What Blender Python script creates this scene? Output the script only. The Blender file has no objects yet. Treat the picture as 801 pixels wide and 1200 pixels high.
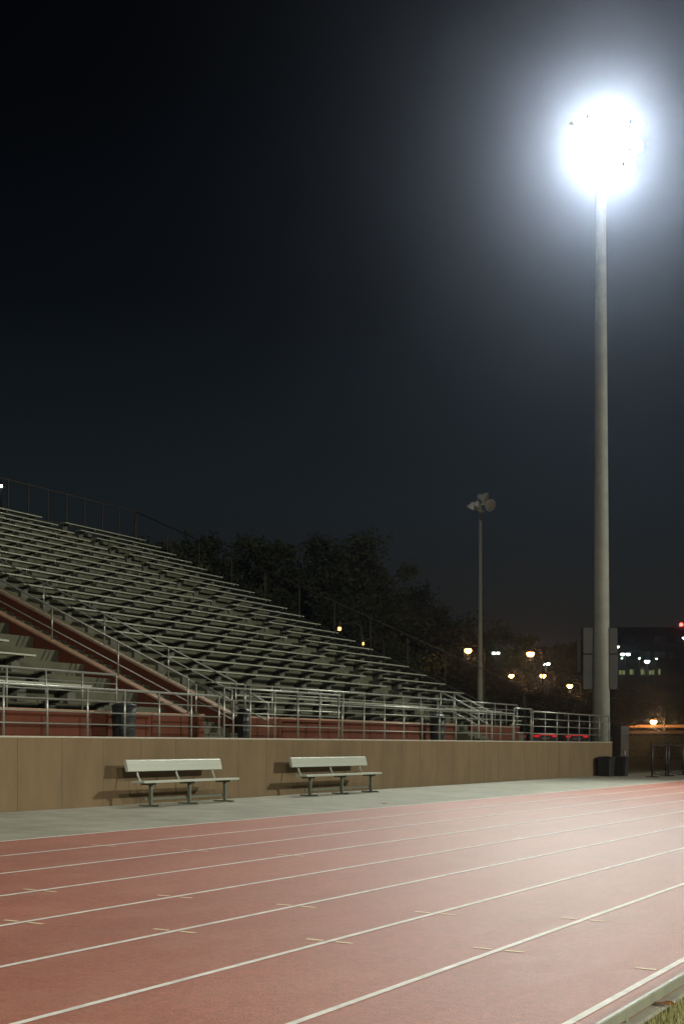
import bpy, math, random
from mathutils import Vector, Matrix
random.seed(7)
R = math.radians
sc = bpy.context.scene
COL = sc.collection

# ------------------------------------------------------------------ survey of the place
# world axes: +Y runs along the track, -X towards the grandstand; the camera stands at the origin
EYE = 1.535
FPX = 1667.0                      # focal length in units of the 801x1200 survey grid
TH = math.atan(850 / FPX)
ST, CT = math.sin(TH), math.cos(TH)
SLOPE = 0.025                     # cross fall of track and apron
def along(u, a):                  # y of the bearing u on the vertical plane x = -a
    q = (u - 400) / FPX
    return a * (CT + ST * q) / (ST - CT * q)
def far(u, Z):                    # ground position on bearing u at distance Z
    X = (u - 400) / FPX * Z
    return (X * CT - Z * ST, X * ST + Z * CT)
def hz(v, Z):                     # height seen at row v at distance Z
    return EYE + (875 - v) / FPX * Z
def gz(x):                        # sloped ground height
    a = -x
    return SLOPE * max(1.2, min(a, 16.6))

# ------------------------------------------------------------------ materials
def mat(name, col, rough=0.6, metal=0.0, var=0.0, scale=5.0, bump=0.0, bscale=60.0, col2=None, spec=0.5, stretch=None):
    m = bpy.data.materials.new(name); m.use_nodes = True
    nt = m.node_tree; b = nt.nodes['Principled BSDF']
    b.inputs['Roughness'].default_value = rough
    b.inputs['Metallic'].default_value = metal
    b.inputs['Specular IOR Level'].default_value = spec
    b.inputs['Base Color'].default_value = (*col, 1)
    tc = nt.nodes.new('ShaderNodeTexCoord')
    src = tc.outputs['Object']
    if stretch:
        mp = nt.nodes.new('ShaderNodeMapping'); mp.inputs['Scale'].default_value = stretch
        nt.links.new(src, mp.inputs['Vector']); src = mp.outputs['Vector']
    if var > 0 or col2:
        n = nt.nodes.new('ShaderNodeTexNoise'); n.inputs['Scale'].default_value = scale
        n.inputs['Detail'].default_value = 8; n.inputs['Roughness'].default_value = 0.65
        nt.links.new(src, n.inputs['Vector'])
        r = nt.nodes.new('ShaderNodeValToRGB')
        r.color_ramp.elements[0].position = 0.32; r.color_ramp.elements[1].position = 0.68
        c2 = col2 or tuple(min(1, c * (1 + var)) for c in col)
        c1 = tuple(c * (1 - var) for c in col)
        r.color_ramp.elements[0].color = (*c1, 1); r.color_ramp.elements[1].color = (*c2, 1)
        nt.links.new(n.outputs['Fac'], r.inputs['Fac']); nt.links.new(r.outputs['Color'], b.inputs['Base Color'])
    if bump > 0:
        n2 = nt.nodes.new('ShaderNodeTexNoise'); n2.inputs['Scale'].default_value = bscale
        n2.inputs['Detail'].default_value = 4
        nt.links.new(src, n2.inputs['Vector'])
        bp = nt.nodes.new('ShaderNodeBump'); bp.inputs['Strength'].default_value = bump; bp.inputs['Distance'].default_value = 0.01
        nt.links.new(n2.outputs['Fac'], bp.inputs['Height']); nt.links.new(bp.outputs['Normal'], b.inputs['Normal'])
    return m
def emit(name, col, s, sample=True):
    m = bpy.data.materials.new(name); m.use_nodes = True
    nt = m.node_tree; b = nt.nodes['Principled BSDF']
    b.inputs['Base Color'].default_value = (*col, 1)
    b.inputs['Emission Color'].default_value = (*col, 1); b.inputs['Emission Strength'].default_value = s
    if not sample:
        m.cycles.emission_sampling = 'NONE'
    return m
M = {}
def track_mat():
    m = bpy.data.materials.new('red_rubber_track'); m.use_nodes = True
    nt = m.node_tree; N = nt.nodes; L = nt.links; b = N['Principled BSDF']
    tc = N.new('ShaderNodeTexCoord')
    def noise(sc_, stretch, det=6, rough=0.6):
        mp = N.new('ShaderNodeMapping'); mp.inputs['Scale'].default_value = stretch
        L.new(tc.outputs['Object'], mp.inputs['Vector'])
        n = N.new('ShaderNodeTexNoise'); n.inputs['Scale'].default_value = sc_; n.inputs['Detail'].default_value = det
        n.inputs['Roughness'].default_value = rough; L.new(mp.outputs['Vector'], n.inputs['Vector']); return n
    def ramp(n, p0, c0, p1, c1):
        r = N.new('ShaderNodeValToRGB'); e = r.color_ramp.elements
        e[0].position = p0; e[0].color = (*c0, 1); e[1].position = p1; e[1].color = (*c1, 1)
        L.new(n.outputs['Fac'], r.inputs['Fac']); return r
    def mix(kind, fac, a, c):
        x = N.new('ShaderNodeMix'); x.data_type = 'RGBA'; x.blend_type = kind; x.inputs[0].default_value = fac
        L.new(a, x.inputs[6]); L.new(c, x.inputs[7]); return x.outputs[2]
    base = ramp(noise(0.55, (1, .45, 1), 9, 0.68), 0.32, (0.30, 0.086, 0.046), 0.7, (0.42, 0.132, 0.077))
    grain = ramp(noise(55, (1, 1, 1), 5, 0.8), 0.35, (0.62, 0.62, 0.62), 0.65, (1.30, 1.30, 1.30))
    mid = ramp(noise(14, (1, 1, 1), 6, 0.7), 0.3, (0.76, 0.76, 0.76), 0.7, (1.14, 1.14, 1.14))
    c = mix('MULTIPLY', 1, base.outputs['Color'], grain.outputs['Color'])
    c = mix('MULTIPLY', 1, c, mid.outputs['Color'])
    # worn, chalky scuffs lying across the lanes
    scf = noise(3.2, (1.0, 0.55, 1), 10, 0.72)
    fr = N.new('ShaderNodeMapRange'); fr.inputs[1].default_value = 0.45; fr.inputs[2].default_value = 0.78
    fr.inputs[3].default_value = 0; fr.inputs[4].default_value = 0.34
    L.new(scf.outputs['Fac'], fr.inputs[0])
    x = N.new('ShaderNodeMix'); x.data_type = 'RGBA'; L.new(fr.outputs[0], x.inputs[0]); L.new(c, x.inputs[6])
    x.inputs[7].default_value = (0.46, 0.27, 0.20, 1); L.new(x.outputs[2], b.inputs['Base Color'])
    b.inputs['Specular IOR Level'].default_value = 0.42
    b.inputs['Sheen Weight'].default_value = 0.05; b.inputs['Sheen Roughness'].default_value = 0.35; b.inputs['Sheen Tint'].default_value = (0.92, 0.97, 1.0, 1)
    rr = N.new('ShaderNodeMapRange'); rr.inputs[3].default_value = 0.48; rr.inputs[4].default_value = 0.64
    L.new(mid.outputs['Color'], rr.inputs[0]); L.new(scf.outputs['Fac'], rr.inputs[0]); L.new(rr.outputs[0], b.inputs['Roughness'])
    bp = N.new('ShaderNodeBump'); bp.inputs['Strength'].default_value = 0.55; bp.inputs['Distance'].default_value = 0.006
    L.new(noise(90, (1, 1, 1), 4).outputs['Fac'], bp.inputs['Height']); L.new(bp.outputs['Normal'], b.inputs['Normal'])
    return m
M['track'] = track_mat()
M['line'] = mat('worn_white_line_paint', (0.74, 0.73, 0.68), 0.6, var=0.20, scale=7, bump=0.3)
M['mark'] = mat('yellow_mark_paint', (0.80, 0.66, 0.42), 0.6, var=0.12, scale=20)
M['apron'] = mat('broom_finished_concrete', (0.265, 0.255, 0.195), 0.8, var=0.24, scale=1.3, bump=0.4, bscale=70)
M['grass_g'] = mat('mown_grass_ground', (0.095, 0.108, 0.036), 0.9, var=0.45, scale=3.0, bump=0.6, bscale=30)
M['blade'] = mat('grass_blade', (0.26, 0.29, 0.09), 0.7, col2=(0.50, 0.46, 0.20), var=0.35, scale=30)
M['wall'] = mat('tan_stucco', (0.150, 0.104, 0.052), 0.88, var=0.16, scale=1.6, stretch=(1, 1, .35), bump=0.5, bscale=90)
M['joint'] = mat('dark_joint_filler', (0.11, 0.08, 0.05), 0.9)
M['coping'] = mat('pale_coping_concrete', (0.36, 0.33, 0.26), 0.6, var=0.1, scale=3)
M['galv'] = mat('galvanised_pipe', (0.30, 0.31, 0.27), 0.36, metal=0.55, var=0.12, scale=8)
M['dkpipe'] = mat('dull_brown_pipe', (0.034, 0.028, 0.022), 0.85, metal=0.0, var=0.1)
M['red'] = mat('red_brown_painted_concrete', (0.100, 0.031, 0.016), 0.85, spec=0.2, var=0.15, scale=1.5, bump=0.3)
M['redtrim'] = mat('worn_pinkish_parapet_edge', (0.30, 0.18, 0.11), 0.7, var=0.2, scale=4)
M['deck'] = mat('weathered_grandstand_concrete', (0.078, 0.078, 0.046), 0.9, var=0.25, scale=1.2, bump=0.4)
M['plank'] = mat('anodised_seat_plank', (0.33, 0.35, 0.28), 0.42, metal=0.25, var=0.12, scale=2.5, stretch=(1, .2, 1))
M['brack'] = mat('dark_steel_bracket', (0.075, 0.078, 0.055), 0.7, metal=0.0)
M['benchal'] = mat('brushed_bench_aluminium', (0.41, 0.44, 0.37), 0.33, metal=0.1, var=0.06, scale=3, stretch=(1, .1, 6))
M['benchleg'] = mat('dull_green_grey_steel', (0.11, 0.125, 0.09), 0.6, metal=0.1, var=0.15)
M['cpole'] = mat('spun_concrete_pole', (0.32, 0.33, 0.28), 0.7, var=0.13, scale=2.0, bump=0.35, bscale=40)
M['cab'] = mat('grey_painted_cabinet', (0.05, 0.053, 0.048), 0.55, var=0.08, scale=2)
M['dkbox'] = mat('dark_brown_box_metal', (0.035, 0.028, 0.022), 0.6, var=0.2)
M['steel'] = mat('pale_pole_steel', (0.50, 0.49, 0.37), 0.5, metal=0.0, var=0.1)
M['hood'] = mat('spun_aluminium_hood', (0.85, 0.87, 0.84), 0.35, metal=0.0, var=0.1)
M['glassoff'] = mat('unlit_lamp_glass', (0.50, 0.42, 0.30), 0.3)
M['black'] = mat('black_plastic', (0.012, 0.013, 0.013), 0.45, var=0.2, scale=6, bump=0.2)
M['barrel'] = mat('blue_grey_barrel_plastic', (0.014, 0.018, 0.019), 0.6, var=0.15, scale=5)
M['blkmet'] = mat('black_painted_tube', (0.012, 0.012, 0.012), 0.45)
M['bark'] = mat('tree_bark', (0.07, 0.055, 0.04), 0.95, var=0.3, scale=8, bump=0.6)
M['bld'] = mat('dark_office_cladding', (0.018, 0.014, 0.012), 0.7, var=0.15, scale=.3)
M['bldglass'] = mat('dark_window_glass', (0.012, 0.013, 0.016), 0.15)
M['asph'] = mat('asphalt', (0.05, 0.05, 0.052), 0.85, var=0.2, scale=3)
M['trail'] = mat('light_trail_orange', (0.70, 0.46, 0.24), 0.5, metal=0.3, var=0.1)  # glow of passing traffic put into the rail colour as orange
M['tyre'] = mat('tyre_rubber', (0.02, 0.02, 0.02), 0.8)
M['carglass'] = mat('car_glass', (0.015, 0.017, 0.02), 0.08)
M['kerbal'] = mat('aluminium_track_kerb', (0.20, 0.21, 0.15), 0.5, metal=0.1, var=0.15, scale=6)
M['leafbrown'] = mat('dead_leaf', (0.24, 0.10, 0.035), 0.8, var=0.3, scale=60)
M['hoodgrey'] = mat('dark_grey_hood', (0.05, 0.05, 0.045), 0.6)
M['lens'] = emit('burning_floodlight_lens', (0.93, 0.97, 1.0), 90, False)
M['sodium'] = emit('sodium_lamp', (1.0, 0.42, 0.10), 30)
M['sodium_dim'] = emit('dim_sodium_lamp', (1.0, 0.40, 0.08), 9)
M['white'] = emit('white_lamp', (0.80, 1.0, 0.88), 16)
M['white_dim'] = emit('dim_white_lamp', (0.75, 1.0, 0.70), 4)
M['cream'] = emit('cream_lamp', (1.0, 0.85, 0.55), 10)
M['beacon'] = emit('red_beacon', (1.0, 0.05, 0.04), 14)
M['tail'] = emit('red_tail_lamp', (1.0, 0.01, 0.02), .55)
M['litwin'] = emit('lit_office_window', (0.50, 0.62, 0.22), 0.28)
def leafmat(name, c, c2):
    m = mat(name, c, 0.7, var=0.35, scale=.8, col2=c2)
    return m
M['leafA'] = leafmat('dark_oak_leaves', (0.052, 0.068, 0.028), (0.110, 0.130, 0.050))
M['leafB'] = leafmat('olive_leaves', (0.060, 0.062, 0.026), (0.11, 0.105, 0.045))
M['leafC'] = leafmat('pine_needles', (0.032, 0.046, 0.026), (0.06, 0.078, 0.036))

# ------------------------------------------------------------------ mesh builder
class MB:
    def __init__(s): s.v = []; s.f = []; s.sm = []
    def add(s, vs, fs, smooth=False):
        o = len(s.v); s.v += [tuple(v) for v in vs]
        s.f += [tuple(i + o for i in f) for f in fs]; s.sm += [smooth] * len(fs); return s
    def box(s, x0, x1, y0, y1, z0, z1):
        x0, x1 = min(x0, x1), max(x0, x1); y0, y1 = min(y0, y1), max(y0, y1); z0, z1 = min(z0, z1), max(z0, z1)
        return s.add([(x0,y0,z0),(x1,y0,z0),(x1,y1,z0),(x0,y1,z0),(x0,y0,z1),(x1,y0,z1),(x1,y1,z1),(x0,y1,z1)],
                     [(0,3,2,1),(4,5,6,7),(0,1,5,4),(1,2,6,5),(2,3,7,6),(3,0,4,7)])
    def obox(s, c, sz, rz=0, M4=None):
        hx, hy, hz_ = sz[0]/2, sz[1]/2, sz[2]/2
        mt = M4 or (Matrix.Translation(c) @ Matrix.Rotation(rz, 4, 'Z'))
        vs = [mt @ Vector(p) for p in [(-hx,-hy,-hz_),(hx,-hy,-hz_),(hx,hy,-hz_),(-hx,hy,-hz_),(-hx,-hy,hz_),(hx,-hy,hz_),(hx,hy,hz_),(-hx,hy,hz_)]]
        return s.add(vs, [(0,3,2,1),(4,5,6,7),(0,1,5,4),(1,2,6,5),(2,3,7,6),(3,0,4,7)])
    def rings(s, rings, cap=True, smooth=True):
        n = len(rings[0]); vs = [p for r in rings for p in r]; fs = []
        for k in range(len(rings) - 1):
            for i in range(n):
                j = (i + 1) % n; fs.append((k*n+i, k*n+j, (k+1)*n+j, (k+1)*n+i))
        s.add(vs, fs, smooth)
        if cap:
            o = len(s.v) - len(vs)
            s.f += [tuple(o + i for i in reversed(range(n))), tuple(o + (len(rings)-1)*n + i for i in range(n))]; s.sm += [False, False]
        return s
    def path(s, pts, rad, n=8, cap=True):
        pts = [Vector(p) for p in pts]
        if not isinstance(rad, (list, tuple)): rad = [rad] * len(pts)
        rs = []
        for i, p in enumerate(pts):
            d = (pts[min(i+1, len(pts)-1)] - pts[max(i-1, 0)]).normalized()
            up = Vector((0,0,1)) if abs(d.z) < 0.9 else Vector((1,0,0))
            a = d.cross(up).normalized(); b = a.cross(d).normalized()
            rs.append([p + (a*math.cos(2*math.pi*k/n) + b*math.sin(2*math.pi*k/n)) * rad[i] for k in range(n)])
        return s.rings(rs, cap)
    def tube(s, p0, p1, r, r1=None, n=8): return s.path([p0, p1], [r, r if r1 is None else r1], n)
    def lathe(s, c, prof, n=20, axis=None):
        q = Vector((0,0,1)).rotation_difference(Vector(axis).normalized()) if axis else None
        rs = []
        for r, z in prof:
            ring = []
            for k in range(n):
                p = Vector((max(r, 1e-4)*math.cos(2*math.pi*k/n), max(r, 1e-4)*math.sin(2*math.pi*k/n), z))
                if q: p = q @ p
                ring.append(Vector(c) + p)
            rs.append(ring)
        return s.rings(rs, True)
    def build(s, name, m, parent=None, bevel=0):
        org = Vector((0,0,0))
        if parent is not None:
            org = Vector(parent['org'])
        me = bpy.data.meshes.new(name); me.from_pydata([Vector(v) - org for v in s.v], [], s.f)
        me.polygons.foreach_set('use_smooth', s.sm); me.materials.append(M[m]); me.update()
        o = bpy.data.objects.new(name, me); COL.objects.link(o)
        if parent is not None:
            o.parent = parent
        o['org'] = tuple(org)
        if bevel:
            bv = o.modifiers.new('Bevel', 'BEVEL'); bv.width = bevel; bv.segments = 2; bv.limit_method = 'ANGLE'
        return o
def tag(o, label=None, cat=None, group=None, kind=None):
    if label: o['label'] = label
    if cat: o['category'] = cat
    if group: o['group'] = group
    if kind: o['kind'] = kind
    return o
def thing(name, loc, label, cat, group=None):
    o = bpy.data.objects.new(name, None); COL.objects.link(o); o.location = loc; o['org'] = tuple(loc)
    o.empty_display_size = .2
    return tag(o, label, cat, group)

# ------------------------------------------------------------------ setting: ground, track, apron
def sheet(name, m, xs, ys, zf, lift=0.0):
    mb = MB(); vs = []; fs = []
    for y in ys:
        for x in xs: vs.append((x, y, zf(x) + lift))
    nx = len(xs)
    for j in range(len(ys)-1):
        for i in range(nx-1):
            fs.append((j*nx+i, j*nx+i+1, (j+1)*nx+i+1, (j+1)*nx+i))
    mb.add(vs, fs); o = mb.build(name, m); tag(o, kind='structure'); return o
AW = 16.30          # face of the retaining wall
sheet('ground', 'grass_g', [-900, -60, -16.6, -12, -8, -4, -2.1, -1.2, 60, 900], [-60, 0, 30, 60, 120, 1500], gz, -0.045)
sheet('running_track', 'track', [-12.36, -9, -6, -2.125], [-40, 0, 40, 140], gz)
ap = sheet('concrete_apron', 'apron', [-16.45, -14.4, -12.30], [-40, 10, 40, 140], gz, -0.004)
sheet('kerb_strip', 'apron', [-2.135, -2.03], [-40, 140], gz, -0.002)
# control joints cut across the apron: part of its surface
jm = MB()
for i in range(-6, 40):
    y = i * 3.05 + 1.1
    jm.add([(-16.30, y, gz(-16.3)-.0005), (-12.45, y, gz(-12.45)-.0005), (-12.45, y+.022, gz(-12.45)-.0005), (-16.30, y+.022, gz(-16.3)-.0005)], [(0,1,2,3)])
tag(jm.build('apron_joints', 'joint'), kind='structure')

LN = {'I': 2.394, 'A': 3.623, 'B': 4.800, 'C': 5.991, 'D': 7.197, 'E': 8.436, 'F': 9.680, 'G': 10.95, 'H': 12.31}
lm = MB()
for k, a in LN.items():
    w = .05 if k != 'H' else .06
    for j in range(-40, 140, 4):
        lm.add([(-a, j, gz(-a)+.004), (-a+w+.0, j, gz(-a+w)+.004), (-a+w+.0, j+4, gz(-a+w)+.004), (-a, j+4, gz(-a)+.004)], [(0,1,2,3)])
tag(lm.build('lane_lines', 'line'), kind='structure')
tm = MB()
ticks = [('D',22),('C',199),('B',380),('A',578),('I',771),('G',118),('F',225),('E',337),('E',42),('D',200),('C',342),('B',505),('A',678)]
for k, u in ticks:
    a = LN[k]; y = along(u, a); 
    for (x0, x1) in ((-a-.165, -a-.025), (-a+.075, -a+.215)):
        if k == 'I' and x0 > -a: continue
        tm.add([(x0, y, gz(x0)+.004), (x1, y, gz(x1)+.004), (x1, y+.045, gz(x1)+.004), (x0, y+.045, gz(x0)+.004)], [(0,1,2,3)])
tag(tm.build('lane_marks', 'mark'), kind='structure')

# aluminium kerb on little feet
kz = gz(-2.2)
kr = thing('track_kerb', (-2.2, 8, kz), 'low aluminium kerb rail along the inside edge of the red track', 'kerb rail')
yy = -8.0
while yy < 100:
    MB().box(-2.142, -2.108, yy, yy+2.99, kz+.012, kz+.076).build('kerb_rail', 'kerbal', kr, bevel=.006)
    yy += 3.0
    if yy > 40: 
        MB().box(-2.142, -2.108, yy, 100, kz+.012, kz+.076).build('kerb_rail', 'kerbal', kr); break
yy = -7.5
while yy < 30:
    MB().box(-2.137, -2.113, yy, yy+.05, kz-.002, kz+.0115).build('foot', 'kerbal', kr); yy += 1.5

# grass at the infield edge
gb = MB()
for i in range(26000):
    x = -2.02 + 2.6 * random.random() ** 1.4; y = 4.5 + 9.5 * random.random()
    z = gz(x) - .05; h = random.uniform(.05, .10); t = random.uniform(0, 6.28); w = random.uniform(.0018, .0035)
    dx, dy = math.cos(t)*w, math.sin(t)*w; lx, ly = random.gauss(0, .022), random.gauss(0, .022)
    if x + min(0, lx) < -2.03 and random.random() < .7: continue
    gb.add([(x-dx,y-dy,z),(x+dx,y+dy,z),(x+lx*.5+dx*.8,y+ly*.5+dy*.8,z+h*.6),(x+lx,y+ly,z+h),(x+lx*.5-dx*.8,y+ly*.5-dy*.8,z+h*.6)], [(0,1,2,3,4)])
tag(gb.build('grass', 'blade'), 'short dry yellow green grass at the infield edge', 'grass', kind='stuff')

lf = MB(); lx0, ly0 = -2.075, 8.10; lzz = gz(lx0)+.004
pts = []
for k in range(12):
    t = k/12*2*math.pi; r = .045*(1+.25*math.cos(3*t)); pts.append((lx0+r*math.cos(t)*1.4, ly0+r*math.sin(t)*.8, lzz+.012+.012*math.sin(2*t)))
lf.add(pts + [(lx0, ly0, lzz+.004)], [(k, (k+1) % 12, 12) for k in range(12)])
for p in [(lx0+.06,ly0,lzz+.01)]: lf.tube(p, (lx0+.11, ly0+.02, lzz+.004), .002, n=5)
tag(lf.build('dead_leaf', 'leafbrown'), 'curled brown dead leaf lying on the concrete strip beside the kerb', 'leaf')

dl = MB(); dx0, dy0 = -12.9, along(450, 12.9); dz0 = gz(dx0)
dl.add([(dx0-.07, dy0, dz0+.002), (dx0, dy0-.05, dz0+.02), (dx0+.08, dy0+.01, dz0+.006), (dx0+.01, dy0+.06, dz0+.025), (dx0, dy0, dz0+.01)], [(0,1,4),(1,2,4),(2,3,4),(3,0,4)])
tag(dl.build('dead_leaf', 'leafbrown'), 'dark dead leaf lying on the pale apron right of the farther bench', 'leaf')
# ------------------------------------------------------------------ retaining wall
WB = gz(-AW); WT = EYE + .19
WEND = along(716, AW)
YL = 2.0
w = thing('retaining_wall', (-AW, 30, WB), 'long tan stucco retaining wall between the concrete apron and the grandstand', 'wall')
wm = MB().box(-AW, -AW-.22, YL, WEND, WB-.3, WT-.035)
wm.box(-AW-.222, -AW-16, WEND-.22, WEND, WB-.3, WT-.035)
wm.build('wall_face', 'wall', w)
cm = MB().box(-AW+.015, -AW-.25, YL, WEND+.015, WT-.035, WT)
cm.box(-AW-.252, -AW-16, WEND-.24, WEND+.015, WT-.035, WT); cm.build('coping', 'coping', w, bevel=.008)
y = along(20, AW) - 1.235*14
while y < WEND - .2:
    if y > YL + .1: MB().box(-AW+.0025, -AW-.01, y, y+.018, WB-.02, WT-.037).build('joint', 'joint', w)
    y += 1.235
tag(MB().box(-AW-.23, -17.9, YL, WEND-.24, WB-.3, WT-.06).build('walkway', 'apron'), kind='structure')

# ------------------------------------------------------------------ railings
def railing(name, pts_y, a, zb, h, ybreaks, label, nr=4, m='galv', r=.021, spacing=1.235, first=None, group=None):
    """ybreaks: list of (y0, y1, extra height)"""
    t = thing(name, (-a, (ybreaks[0][0]+ybreaks[-1][1])/2, zb), label, 'railing', group)
    for (y0, y1, ex) in ybreaks:
        H = h + ex; 
        MB().tube((-a, y0, zb+H), (-a, y1, zb+H), r*1.15, n=8).build('top_rail', m, t)
        for k in range(1, nr):
            z = zb + H*(1 - k/nr*.99)
            MB().tube((-a, y0, z), (-a, y1, z), r*.72, n=6).build('middle_rail', m, t)
        n = max(1, round((y1-y0)/spacing)); ys = [y0 + (y1-y0)*i/n for i in range(n+1)]
        for i, y in enumerate(ys):
            if i == n and y1 != ybreaks[-1][1]: y -= .09
            p = MB().tube((-a, y, zb), (-a, y, zb+H), r, n=8); p.build('post', m, t)
    return t
RB = along(17.5, AW+.1)
y_a = RB - 1.235*6
y_b = along(262, AW+.1); y_c = along(398, AW+.1); y_d = along(601, AW+.1); y_e = along(622, AW+.1)
railing('wall_railing', None, AW+.1, WT, .905, [(y_a, y_b-.12, 0), (y_b, y_c, .20), (y_c+.1, y_d, 0), (y_d+.03, y_e, .19), (y_e+.1, WEND-.1, .12)],
        'bright galvanised pipe railing along the top of the tan retaining wall')

# ------------------------------------------------------------------ grandstand
RUN, RISE = .76, .353
A0 = 18.10; Z0 = EYE + .97          # front seat row: distance and seat height
NR = 23; YEND = 49.85
def az(k): return A0 + k*RUN, Z0 + k*RISE
PW = .28                             # parapet thickness
P1, P2 = 27.3, 29.4                  # near and far parapet faces (towards camera)
AIS = (43.05, 44.35)                 # stair aisle on the right block
gs = thing('grandstand', (-A0, 30, WT), 'large raked concrete grandstand with rows of grey aluminium plank seats', 'grandstand')
def stepped(y0, y1, name, m, drop=.43, front=17.9, kmax=NR):
    mb = MB(); prof = [(front, WT-.3)]
    for k in range(kmax):
        a, z = az(k); z -= drop
        f = front if k == 0 else a - .36
        prof += [(f, z), (a + RUN - .36, z)]
    prof += [(prof[-1][0]+.05, WT-.3)]
    vs = [(-a, y0, z) for a, z in prof] + [(-a, y1, z) for a, z in prof]; n = len(prof)
    fs = [(i, i+1, n+i+1, n+i) for i in range(n-1)] + [(0, n, 2*n-1, n-1)]
    fs += [tuple(range(n)), tuple(reversed(range(n, 2*n)))]
    mb.add(vs, fs); return mb.build(name, m, gs)
YS = 6.0
stepped(YS, P1, 'concrete_tier', 'deck')
stepped(P2+PW, YEND, 'concrete_tier', 'deck')
# access stair between the parapets: starts at the walkway
def flight(y0, y1, a0, z0, a1, slope, n, m, name='stair_flight'):
    mb = MB(); prof = [(a0, z0-.5)]; L_ = a1-a0
    for k in range(n):
        z = z0 + (k+1)*slope*L_/n; prof += [(a0+L_*k/n, z), (a0+L_*(k+1)/n, z)]
    prof.append((a1, z0-.5)); n_ = len(prof)
    vs = [(-a, y0, z) for a, z in prof] + [(-a, y1, z) for a, z in prof]
    fs = [(i, i+1, n_+i+1, n_+i) for i in range(n_-1)] + [tuple(range(n_)), tuple(reversed(range(n_, 2*n_))), (0, n_, 2*n_-1, n_-1)]
    mb.add(vs, fs); return mb.build(name, m, gs)
AT = A0 + NR*RUN
flight(P1+PW+.004, P2-.004, 17.75, WT, AT, RISE/RUN, 62, 'deck')
# front fascia, red
def fascia(y0, y1):
    MB().box(-17.78, -17.897, y0, y1, WT-.2, EYE+.70).build('fascia', 'red', gs)
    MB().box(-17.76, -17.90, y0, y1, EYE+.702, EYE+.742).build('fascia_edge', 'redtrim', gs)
fascia(YS, P1-.005); fascia(P2+PW+.005, AIS[0]-.02); fascia(AIS[1]+.02, YEND-.8)
# parapets
def parapet(y0):
    z0 = EYE + .70; a0 = 17.6; a1 = AT; z1 = z0 + (a1-a0-.3)*RISE/RUN
    prof = [(a0, WT-.2), (a0, z0), (a0+.3, z0), (a1, z1), (a1, WT-.2)]
    n = 5; vs = [(-a, y0, z) for a, z in prof] + [(-a, y0+PW, z) for a, z in prof]
    MB().add(vs, [(i, (i+1) % n, n+(i+1) % n, n+i) for i in range(n)] + [tuple(range(n)), tuple(reversed(range(n, 2*n)))]).build('parapet', 'red', gs)
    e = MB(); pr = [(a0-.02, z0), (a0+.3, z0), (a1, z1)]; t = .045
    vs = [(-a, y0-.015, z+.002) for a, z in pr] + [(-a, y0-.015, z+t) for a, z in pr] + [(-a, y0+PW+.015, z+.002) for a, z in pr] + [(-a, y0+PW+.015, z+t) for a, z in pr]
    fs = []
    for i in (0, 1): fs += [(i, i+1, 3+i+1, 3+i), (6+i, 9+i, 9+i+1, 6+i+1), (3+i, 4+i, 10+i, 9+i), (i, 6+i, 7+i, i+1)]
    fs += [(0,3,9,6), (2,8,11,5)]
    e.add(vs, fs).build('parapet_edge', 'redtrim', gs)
parapet(P1); parapet(P2)
# aisle steps: half-height blocks on each tier
def aisle(y0, y1):
    for k in range(NR-1):
        a, z = az(k); z -= .43
        MB().box(-(a+RUN-.36-.34), -(a+RUN-.36-.004), y0, y1, z-.004, z+RISE/2).build('aisle_step', 'deck', gs)
# seat planks, brackets
SECT = [(YS+.2, 24.9), (P2+PW+1.25, AIS[0]-.05), (AIS[1]+.05, YEND)]
brs = []
for k in range(NR):
    a, z = az(k)
    for (s0, s1) in SECT:
        y0 = s0
        nseg = max(1, round((s1-s0)/6.2)); 
        p = MB()
        for i in range(nseg):
            q0 = s0 + (s1-s0)*i/nseg + (.006 if i else 0); q1 = s0 + (s1-s0)*(i+1)/nseg
            p.box(-(a-.12), -(a+.12), q0, q1, z-.038, z)
        pl = p.build('seat_plank', 'plank', gs)
        n = max(2, round((s1-s0)/1.5))
        for i in range(n):
            yb = s0 + .35 + (s1-s0-.7)*i/(n-1)
            brs.append((a, yb, z, pl))
brs.sort(key=lambda t: t[0]**2 + t[1]**2 if t[1] > 15 else 9e9)
def bracket(mb, a, yb, z):
    mb.box(-(a-.10), -(a+.39), yb-.03, yb+.03, z-.10, z-.040)
    mb.box(-(a+.16), -(a+.39), yb-.14, yb+.14, z-.40, z-.101)
rest = MB()
for i, (a, yb, z, pl) in enumerate(brs):
    if i < 100: b_ = MB(); bracket(b_, a, yb, z); b_.build('bracket', 'brack', gs)
    else: bracket(rest, a, yb, z)
tag(rest.build('bracket', 'brack', gs), kind='stuff')
aisle(*AIS); aisle(P2+PW+.02, P2+PW+1.2)
# short stairs from the walkway to the first tier at the right aisle
flight(AIS[0], AIS[1], 16.95, WT-.01, 17.755, .42, 4, 'deck', 'entry_stair')
# railings on the fascia
RT = EYE+.742
hb = .765
FR = 'pipe railings standing on the red fascia'
y135 = along(135, 17.85); y279 = along(279, 17.85)
railing('fascia_railing', None, 17.83, RT, hb, [(YS, y135, 0)], 'pipe railing on the red fascia left of the parapeted stairway', spacing=1.15, group=FR)
railing('fascia_railing', None, 17.83, RT, hb, [(P2+PW+.1, AIS[0]-.1, 0)], 'long pipe railing on the red fascia right of the parapeted stairway', spacing=1.3, group=FR)
railing('fascia_railing', None, 17.83, RT, hb, [(AIS[1]+.1, YEND-.9, 0)], 'short pipe railing on the red fascia at the right end of the grandstand', spacing=1.15, group=FR)
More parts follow.
